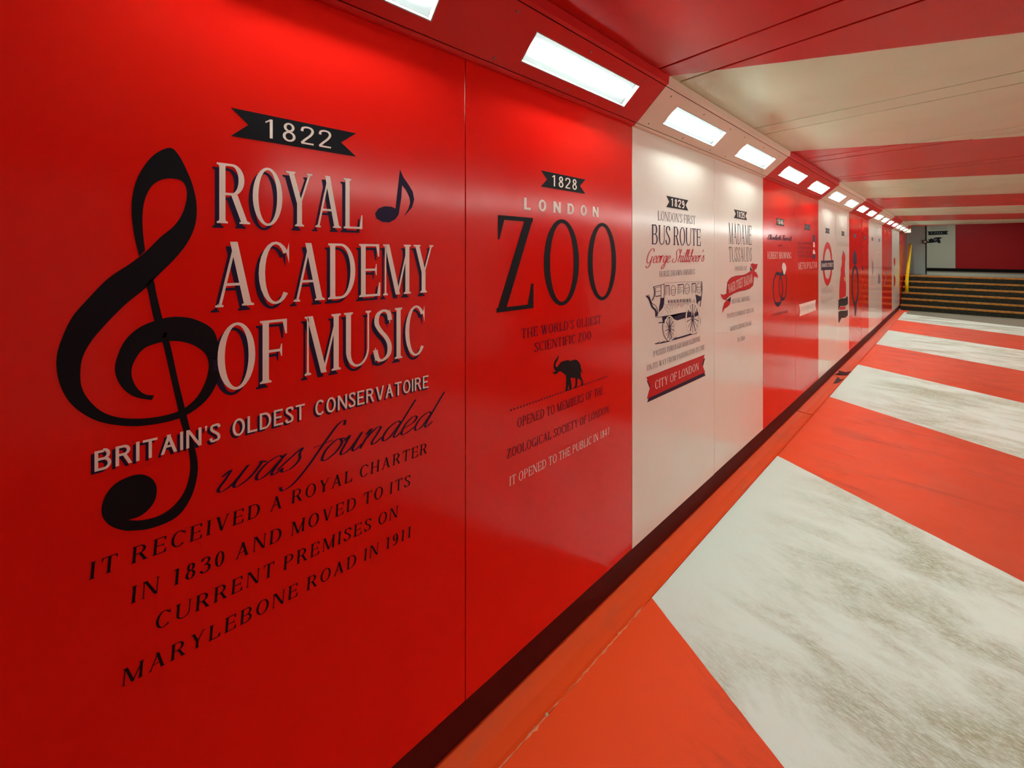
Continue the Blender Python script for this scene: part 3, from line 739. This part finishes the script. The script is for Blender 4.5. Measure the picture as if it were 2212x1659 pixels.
for tx, q in (('ROYAL', rat(466, 784, -.1244, -.0422)), ('ACADEMY', rat(462.5, 937, -.0172, .0722)), ('OF MUSIC', rat(466, 919, .0962, .187))):
    text(tx, q, 'white_print', K, .125, .042, .05, .04, shadow=SH)
SH2 = (-.005, -.0045)
for tx, a, b in (("BRITAIN'S", 203, 477), ('OLDEST', 501, 659), ('CONSERVATOIRE', 680, 926)):
    text(tx, rat(a, b, .2292, .2528), 'white_print', K, .135, .125, 0, .10, shadow=SH2)
text('was', rat(452, 640, .272, .3235), 'navy_print', K, .055, .016, 0, 0, script=True, slant=.55)
text('founded', rat(648, 925, .272, .3265), 'navy_print', K, .055, .016, 0, 0, script=True, slant=.5)
for tx, a, b, r0, r1 in (('IT RECEIVED A ROYAL CHARTER', 191, 922, .3565, .376), ('IN 1830 AND MOVED TO ITS', 281, 886, .404, .424), ('CURRENT PREMISES ON', 334, 859, .4505, .4705), ('MARYLEBONE ROAD IN 1911', 262, 888, .499, .5187)):
    text(tx, rat(a, b, r0, r1), 'black_print', K, .12, .045, .05, .17, slant=.06)

# --- zoo panel (k = -1)
K = -1
ribbon(K, 1168, 1264.4, '1828', 1192, 1246.5, .115)
text('LONDON', rat(1131, 1293, -.1315, -.1035), 'white_print', K, .21, .19, 0, .60)
text('ZOO', rat(1068, 1333, -.0855, .1275), 'black_print', K, .11, .045, .012, .13, label='tall black word reading ZOO')
text("THE WORLD'S OLDEST", rat(1126, 1298, .172, .195), 'dim_print', K, .12, .05, .05, .09)
text('SCIENTIFIC ZOO', rat(1154, 1277, .2102, .233), 'dim_print', K, .12, .05, .05, .09)
c5 = crop(1160, 740, 9.219)
poly('elephant', c5([(418, 262), (432, 262), (430, 300), (405, 360), (380, 400), (370, 440), (375, 480), (395, 490), (430, 450), (480, 385), (520, 370), (570, 355), (630, 345), (650, 370), (700, 355), (750, 338), (790, 345), (830, 380), (858, 430), (875, 510), (895, 570), (920, 600), (900, 605), (875, 560), (870, 600), (875, 680), (905, 740), (920, 800), (918, 850), (905, 862), (870, 850), (885, 815), (880, 760), (850, 735), (820, 710), (805, 740), (800, 810), (790, 890), (770, 912), (725, 905), (755, 870), (765, 800), (762, 705), (665, 700), (680, 780), (688, 870), (690, 930), (670, 948), (625, 950), (640, 910), (625, 830), (615, 900), (610, 955), (580, 970), (550, 965), (565, 930), (575, 850), (580, 740), (578, 655), (550, 635), (500, 590), (460, 570), (430, 580), (395, 620), (350, 630), (315, 612), (310, 592), (345, 585), (370, 570), (345, 540), (330, 500), (333, 440), (345, 380), (385, 320), (405, 300)]), 'black_print', K, .0006, 'black elephant silhouette with raised trunk')
ya = wpt(1104, 885); yb = wpt(1310, 816); dots = []
for i in range(38):
    f_ = i / 37; a = ya[0] + (yb[0] - ya[0]) * f_; z_ = H - .351 * D / CT
    dots.append([(a + .0042 * cos(q * pi / 4), z_ + .0042 * sin(q * pi / 4)) for q in range(8)])
wall_mesh('dotted_line', dots, M['dim_print'], K, .0006)
text('OPENED TO MEMBERS OF THE', rat(1117, 1303, .3745, .3965), 'dim_print', K, .12, .05, .05, .09)
text('ZOOLOGICAL SOCIETY OF LONDON', rat(1094.5, 1315, .4355, .4565), 'dim_print', K, .12, .05, .05, .07)
text('IT OPENED TO THE PUBLIC IN 1847', rat(1100, 1316, .499, .520), 'white_print', K, .11, .05, .05, .09)

# --- bus route panel (k = 0)
K = 0
ribbon(K, 1439, 1486.6, '1829', 1449.5, 1478.5, .15)
text("LONDON'S FIRST", rat(1420.5, 1502, -.146, -.114), 'grey_print', K, .11, .045, .05, .06)
text('BUS ROUTE', rat(1407, 1513.6, -.098, -.0325), 'navy_print', K, .115, .045, .05, .04, label='tall navy words reading BUS ROUTE')
text('George', rat(1394, 1446, -.018, .029), 'red_print', K, .09, .03, 0, 0, script=True, slant=.35)
text("Shillibeer's", rat(1452, 1520, -.018, .029), 'red_print', K, .09, .03, 0, 0, script=True, slant=.35)
text('HORSE DRAWN OMNIBUS', rat(1424, 1501, .057, .077), 'grey_print', K, .12, .05, .05, .06)
for tx, a, b, r0, r1 in (('PASSED THROUGH MARYLEBONE', 1411, 1512.5, .321, .340), ('ON ITS WAY FROM PADDINGTON TO THE', 1397, 1521.5, .360, .379)):
    text(tx, rat(a, b, r0, r1), 'grey_print', K, .12, .05, .05, .06)
c4 = crop(1360, 380, 3.19)
rb = [(115, 1387), (517, 1231), (500, 1300), (520, 1352), (118, 1537), (141, 1452)]
poly('banner_shadow', c4([(a + 3, b + 24) for a, b in rb]), 'navy_print', K, .0005)
poly('banner', c4(rb), 'red_print', K, .0008, 'red ribbon banner reading CITY OF LONDON')
text('CITY OF LONDON', rat(1414.5, 1509, .4215, .450), 'white_print', K, .11, .05, .05, .08, off=.0012)
# horse-drawn omnibus engraving
co = crop(1380, 580, 9.219)
g = Pen(1, 1, 0); gl = Pen(1, 1, 0)
def ln(P, w_=5, G=g): G.path([(a, b) for a, b in P], w_ * .72, w_ * .72, 4)
def el(cx, cy, rx, ry, w_, G=g, a0=0, a1=360, n=28):
    G.arc(cx, cy, rx, ry, a0, a1, w_, w_, n)
ln([(285, 365), (430, 330), (500, 310), (500, 300)], 8); ln([(510, 290), (640, 285), (780, 275), (900, 268), (1100, 262), (1250, 262)], 3)
ln([(500, 305), (505, 450), (500, 600), (495, 700), (470, 780), (420, 840), (375, 890), (370, 950)], 7)
ln([(440, 330), (440, 580), (430, 590)], 7); ln([(290, 360), (310, 450), (300, 560), (260, 640)], 13)
ln([(330, 380), (325, 560)], 6); ln([(335, 385), (435, 360)], 5); ln([(340, 460), (430, 445)], 6); ln([(335, 555), (430, 540)], 12)
g.poly((430, 590), (500, 580), (500, 680), (470, 780), (395, 860), (405, 760), (420, 680))
ln([(150, 540), (200, 600), (240, 700), (270, 770), (330, 830), (345, 900), (340, 950)], 26); ln([(190, 520), (220, 600), (260, 690), (330, 740), (370, 830), (365, 930)], 9)
ln([(320, 960), (400, 968), (480, 955), (640, 930), (800, 895), (940, 870), (1010, 850)], 8)
ln([(510, 700), (560, 760), (640, 880)], 3); ln([(500, 760), (560, 850), (590, 900)], 3); ln([(1130, 520), (1150, 620), (1180, 720)], 7); ln([(1250, 262), (1256, 420), (1240, 600), (1215, 760)], 10)
for x0 in (525, 775, 1050):
    x1 = x0 + (80 if x0 != 775 else 115); yt = 345 - (x0 - 525) * .08
    ln([(x0, yt), (x1, yt - 8)], 12); ln([(x0, yt), (x0, yt + 190)], 4); ln([(x1, yt), (x1, yt + 190)], 7)
    for i in range(9): ln([(x0 + 6, yt + 20 + i * 19), (x0 + (x1 - x0) * (.35 + .6 * random.random()), yt + 14 + i * 19)], 3)
for cx_, cy_ in ((685, 440), (960, 405), (1195, 390)):
    el(cx_, cy_, 50, 108, 8); ln([(cx_ - 42, cy_ - 10), (cx_ + 40, cy_ - 22)], 6); ln([(cx_ - 38, cy_ + 30), (cx_ + 38, cy_ + 22)], 4); ln([(cx_ - 30, cy_ + 60), (cx_ + 28, cy_ + 52)], 3)
for i in range(26):                            # hatching on the body
    x = 560 + i * 22; y = 690 - i * 3.5 + random.random() * 40; ln([(x, y), (x + random.random() * 14 - 7, y + 40 + 90 * random.random())], 3)
for i in range(22):
    x = 580 + i * 21; y = 640 - i * 1.5; ln([(x, y - 10), (x + 8 * random.random(), y + 50)], 5 if i % 3 else 9)
for i in range(14): ln([(1140 + i * 8, 520 + i * 3), (1150 + i * 7, 700 - i * 6)], 4)
g.poly((460, 965), (640, 935), (800, 900), (950, 872), (925, 985), (760, 1035), (700, 1010), (600, 940), (520, 1010), (500, 1090), (470, 1030))
ln([(390, 1085), (440, 1075), (510, 1078)], 14); ln([(465, 960), (480, 1060), (470, 1180), (500, 1340), (560, 1420)], 8)
for cx_, cy_, rx_, ry_ in ((612, 1190, 112, 250), (1070, 990, 142, 312)):
    el(cx_, cy_, rx_, ry_, 22, gl); el(cx_, cy_, rx_ + 3, ry_ + 3, 5); el(cx_, cy_, rx_ - 20, ry_ - 20, 5)
    for i in range(14):
        a = 2 * pi * i / 14 + .2; ln([(cx_ + 14 * cos(a), cy_ + 26 * sin(a)), (cx_ + (rx_ - 20) * cos(a), cy_ + (ry_ - 20) * sin(a))], 5 if i % 2 else 9)
    el(cx_, cy_, 18, 34, 14)
g.poly((965, 870), (1035, 860), (1050, 960), (955, 985)); g.poly((1120, 900), (1180, 830), (1190, 930), (1110, 960))
for i in range(18):
    a = random.random(); x = 330 + a * 760; y = 1500 - a * 215 + random.random() * 34 - 10; ln([(x, y), (x + 60 + 90 * random.random(), y - 32)], 6)
ln([(320, 1500), (480, 1475), (620, 1440)], 14); ln([(700, 1410), (900, 1350), (1060, 1300)], 22); ln([(1195, 820), (1215, 980), (1235, 1100)], 4)
def cv(G): return [[wpt(*co([p])[0]) for p in q] for q in G.q]
tag(wall_mesh('printed_omnibus', cv(g), M['navy_print'], K, .0006), 'engraved horse-drawn omnibus')
wall_mesh('printed_wheels', cv(gl), M['white_print'], K, .0009)

# --- second cream panel (k = 1)
K = 1
cq = crop(1540, 440, 5.184)
ribbon(K, 1585, 1613.7, '1835', 1592, 1608.3, .17)
text('MADAME', rat(1574, 1623.3, -.1385, -.0455), 'navy_print', K, .085, .035, .04, .12)
text('TUSSAUDS', rat(1574, 1623.6, -.032, .0347), 'navy_print', K, .085, .035, .04, .12)
text('OPENED AT', rat(1587, 1613, .057, .0755), 'grey_print', K, .12, .05, .05, .06)
body = [(165, 880), (182, 850), (210, 825), (260, 808), (330, 802), (370, 788), (405, 765), (430, 745), (462, 752), (455, 810), (452, 870), (445, 915), (410, 950), (360, 968), (300, 978), (240, 1000), (190, 1030), (160, 1060), (155, 980)]
poly('ribbon_fold', cq([(152, 1080), (200, 1040), (196, 1105), (160, 1110)]), 'navy_print', K, .0005)
poly('ribbon_fold', cq([(418, 700), (440, 745), (425, 770), (415, 740)]), 'navy_print', K, .0005)
sc_ = [(a + (a - 310) * .03, b + (b - 880) * .03) for a, b in body]
poly('ribbon_outline', cq(sc_), 'navy_print', K, .0006)
poly('curling_ribbon', cq(body), 'red_print', K, .0008, 'curling red ribbon with dark outline')
poly('ribbon_tail', cq([(85, 1010), (120, 1020), (155, 1003), (158, 1050), (150, 1083), (118, 1075), (95, 1045)]), 'red_print', K, .0008)
poly('ribbon_tail', cq([(150, 1082), (196, 1100), (188, 1130), (160, 1158), (130, 1175), (106, 1226), (108, 1170), (125, 1110)]), 'red_print', K, .0008)
poly('ribbon_tail', cq([(418, 685), (440, 665), (468, 677), (500, 674), (490, 722), (458, 752), (440, 740), (428, 700)]), 'red_print', K, .0009)
poly('ribbon_tail', cq([(458, 756), (482, 766), (500, 800), (505, 833), (480, 820), (456, 815)]), 'red_print', K, .0009)
def tq(txt, l, mat, K, **kw): text(txt, cq(l), mat, K, **kw)
tq('BAKER STREET', [(168, 908), (335, 822), (180, 1000), (337, 925)], 'white_print', K, w=.12, t=.05, s=.04, sp=.08, off=.0012)
tq('BAZAAR', [(345, 822), (440, 785), (350, 925), (443, 880)], 'white_print', K, w=.12, t=.05, s=.04, sp=.08, off=.0012)
for tx, l in (('BEFORE MOVING', [(210, 1072), (412, 1030), (210, 1120), (412, 1083)]), ('TO ITS CURRENT SITE ON', [(155, 1235), (457, 1165), (155, 1285), (457, 1212)]), ('MARYLEBONE ROAD', [(192, 1377), (430, 1310), (192, 1430), (430, 1358)]), ('IN 1884', [(275, 1500), (357, 1475), (275, 1550), (357, 1522)])):
    tq(tx, l, 'grey_print', K, w=.12, t=.05, s=.05, sp=.07)

# --- red panel with rings (k = 2)
K = 2
cr = crop(1640, 440, 6.379)
ribbon(K, 1675.8, 1694, '1846', 1679.5, 1691.5, .18)
text('Elizabeth Barrett', cr([(110, 425), (445, 440), (110, 490), (445, 512)]), 'dim_print', K, .16, .07, 0, 0, script=True, slant=.2)
text('wed', cr([(255, 550), (310, 553), (255, 588), (310, 590)]), 'dim_print', K, .1, .06, 0, 0, script=True, slant=.2)
text('ROBERT BROWNING', cr([(113, 660), (440, 672), (113, 760), (440, 754)]), 'white_print', K, .11, .05, .04, .06)
g = Pen(1, 1, 0); g.arc(257, 1180, 70, 240, 0, 360, 11, 34, 40); g.arc(327, 1130, 56, 205, 0, 360, 10, 26, 40)
g.poly((225, 955), (255, 935), (290, 955), (280, 990), (235, 985)); g.poly((285, 970), (325, 950), (345, 975), (320, 1000)); g.poly((218, 1375), (257, 1425), (300, 1370), (280, 1350), (235, 1360)); g.poly((300, 1320), (335, 1335), (360, 1295), (320, 1290))
tag(wall_mesh('linked_rings', [[wpt(*cr([p])[0]) for p in q] for q in g.q], M['navy_print'], K, .0006), 'two dark interlocked rings')
poly('ring_stone', cr([(335, 808), (355, 825), (371, 865), (370, 910), (350, 975), (335, 970), (325, 925), (312, 880), (318, 830)]), 'white_print', K, .0008, 'pale stone of the upper ring')
text('AT ST MARYLEBONE CHURCH', cr([(185, 1520), (390, 1465), (185, 1555), (390, 1500)]), 'dim_print', K, .11, .05, .04, .06)
# --- red panel with the tilted label (k = 3)
K = 3
ribbon(K, 1737, 1750.5, '1863', 1739, 1748.5, .17)
for i in range(4):
    y0 = 525 + i * 58
    text(['SHERLOCK', 'HOLMES', 'STREET', 'STATION'][i] if False else 'THE WORLDS FIRST'[0:16] if i == 0 else ['', 'UNDERGROUND', 'RAILWAY', 'OPENED'][i], cr([(532, y0), (728, y0 + 8), (532, y0 + 44), (728, y0 + 46)]), 'dim_print', K, .1, .05, .03, .1)
text('METROPOLITAN', cr([(535, 812), (795, 800), (540, 905), (795, 882)]), 'white_print', K, .08, .05, .03, .12)
poly('printed_lamp', cr([(740, 430), (765, 430), (770, 525), (738, 525)]), 'navy_print', K)
poly('printed_lamp', cr([(746, 530), (762, 530), (765, 600), (745, 600)]), 'white_print', K)
poly('printed_lamp', cr([(753, 622), (772, 675), (768, 695), (738, 690), (740, 655)]), 'white_print', K)
poly('printed_lamp', cr([(736, 695), (772, 695), (778, 740), (755, 775), (738, 755)]), 'navy_print', K, .0006, 'dark foot of the printed lamp')
poly('pale_label', cr([(548, 1390), (778, 1325), (772, 1395), (782, 1465), (555, 1552), (565, 1470)]), 'white_print', K, .0006, 'tilted cream label')
text('TO FARRINGDON', cr([(580, 1425), (760, 1372), (580, 1485), (760, 1428)]), 'faint_print', K, .1, .05, .03, .06)
# --- cream panel with the roundel (k = 4)
K = 4
cs = crop(1760, 470, 6.636)
ribbon(K, 1782.6, 1792.3, '1868', 1784, 1791, .17)
g = Pen(1, 1, 0)
yc, zc = wpt(1787.5, 0)[0], None
pt_ = wpt(1787.3, 522.8); pb_ = wpt(1787.3, 617.5); R_ = (pt_[1] - pb_[1]) / 2; zc = (pt_[1] + pb_[1]) / 2
yl = wpt(1777, 570)[0]; yr_ = wpt(1797.8, 570)[0]; Rx = (yr_ - yl) / 2; yc = (yl + yr_) / 2
g.arc(yc, zc, Rx, R_, 0, 360, Rx * .30, R_ * .30, 44)
tag(wall_mesh('red_ring', g.q, M['red_print'], K, .0006), 'large red ring of the underground sign')
poly('name_bar', cs([(88, 618), (270, 612), (270, 746), (90, 758)]), 'navy_print', K, .0009, 'dark bar across the red ring')
text('BAKER STREET', cs([(100, 655), (262, 648), (100, 712), (262, 702)]), 'white_print', K, .13, .12, 0, .08, off=.0013)
text('station', cs([(95, 1010), (262, 965), (108, 1105), (262, 1060)]), 'grey_print', K, .12, .07, 0, 0, script=True, slant=.1) if False else text('OPENED', cs([(95, 1015), (262, 968), (100, 1100), (262, 1058)]), 'faint_print', K, .13, .07, .04, .1)
text('ON THE METROPOLITAN', cs([(100, 1190), (262, 1130), (100, 1225), (262, 1165)]), 'faint_print', K, .1, .05, .03, .08)
# --- cream panel with the red figure and dark ribbons (k = 5)
K = 5
ribbon(K, 1817.2, 1824.4, '1899', 1818.4, 1823.4, .17)
for i in range(2): text('MARYLEBONE' if i else 'THE FIRST', cs([(325, 350 + 34 * i), (470, 350 + 34 * i), (325, 378 + 34 * i), (470, 378 + 34 * i)]), 'faint_print', K, .1, .05, .03, .08)
poly('printed_tower', cs([(400, 505), (425, 505), (434, 540), (440, 600), (432, 640), (432, 700), (430, 760), (440, 860), (450, 1000), (447, 1125), (400, 1150), (350, 1165), (352, 1000), (362, 880), (372, 800), (370, 740), (382, 690), (390, 640), (384, 580)]), 'red_print', K, .0006, 'tall red tapering figure')
poly('figure_top', cs([(395, 480), (418, 480), (422, 506), (400, 506)]), 'grey_print', K)
poly('figure_accent', cs([(415, 850), (440, 860), (438, 905), (422, 915)]), 'yellow_print', K, .0009)
poly('dark_ribbon', cs([(340, 1180), (370, 1160), (440, 1155), (462, 1120), (475, 1150), (475, 1240), (440, 1265), (362, 1268), (335, 1340)]), 'black_print', K, .0008, 'dark curling ribbon under the red figure')
poly('dark_ribbon', cs([(340, 1350), (370, 1335), (440, 1335), (472, 1322), (475, 1400), (440, 1435), (380, 1440), (350, 1508), (338, 1500)]), 'black_print', K, .0008)
poly('orange_ribbon', cs([(362, 1276), (440, 1272), (440, 1318), (350, 1325)]), 'red_print', K, .0009)
# --- red panel with the tall loop (k = 6) and its neighbour (k = 7)
K = 6
ribbon(K, 1843.6, 1849, '1914', 1844.5, 1848.3, .17)
g = Pen(1, 1, 0); g.arc(578, 970, 52, 295, 0, 360, 17, 60, 40)
wall_mesh('dark_loop', [[wpt(*cs([p])[0]) for p in q] for q in g.q], M['navy_print'], K, .0006)['label'] = 'tall dark oval loop'
poly('loop_crown', cs([(570, 455), (590, 500), (600, 560), (607, 640), (595, 670), (555, 670), (547, 600), (552, 520)]), 'navy_print', K)
poly('loop_foot', cs([(565, 1250), (600, 1250), (598, 1340), (585, 1420), (572, 1400)]), 'dim_print', K)
K = 7
ribbon(K, 1865.3, 1870, '1922', 1866, 1869.4, .17)
poly('small_mark', cs([(672, 690), (690, 690), (692, 755), (680, 758)]), 'navy_print', K)
# --- far panels
cf = crop(1820, 470, 7.2125)
K = 8
ribbon(K, 1882.4, 1886.6, '1930', 1883, 1886, .17)
poly('slim_figure', cf([(463, 680), (476, 690), (480, 800), (474, 892), (468, 892), (462, 790)]), 'grey_print', K, .0006)
for i in range(4): poly('small_print_block', cf([(425, 1040 + i * 40), (510, 1030 + i * 38), (510, 1044 + i * 38), (425, 1056 + i * 40)]), 'faint_print', K)
K = 9
ribbon(K, 1897.4, 1901.4, '1952', 1898, 1901, .17)
poly('small_print_block', cf([(535, 530), (605, 530), (605, 545), (535, 545)]), 'faint_print', K)
poly('seated_figure', cf([(560, 860), (575, 880), (590, 960), (582, 1040), (560, 1020), (545, 1000), (556, 940)]), 'grey_print', K)
poly('small_print_block', cf([(540, 780), (600, 770), (600, 795), (545, 800)]), 'faint_print', K)
K = 10
poly('orange_stripe', cf([(621, 790), (630, 790), (630, 1040), (621, 1040)]), 'red_print', K)
poly('pale_scroll', cf([(680, 830), (692, 840), (680, 920), (655, 1050), (645, 1040), (665, 930)]), 'grey_print', K)
K = 12
poly('brown_scroll', cf([(800, 620), (820, 640), (824, 720), (810, 760), (800, 700)]), 'red_print', K)
poly('brown_scroll', cf([(800, 900), (822, 930), (824, 1040), (805, 1090), (798, 1000)]), 'red_print', K)
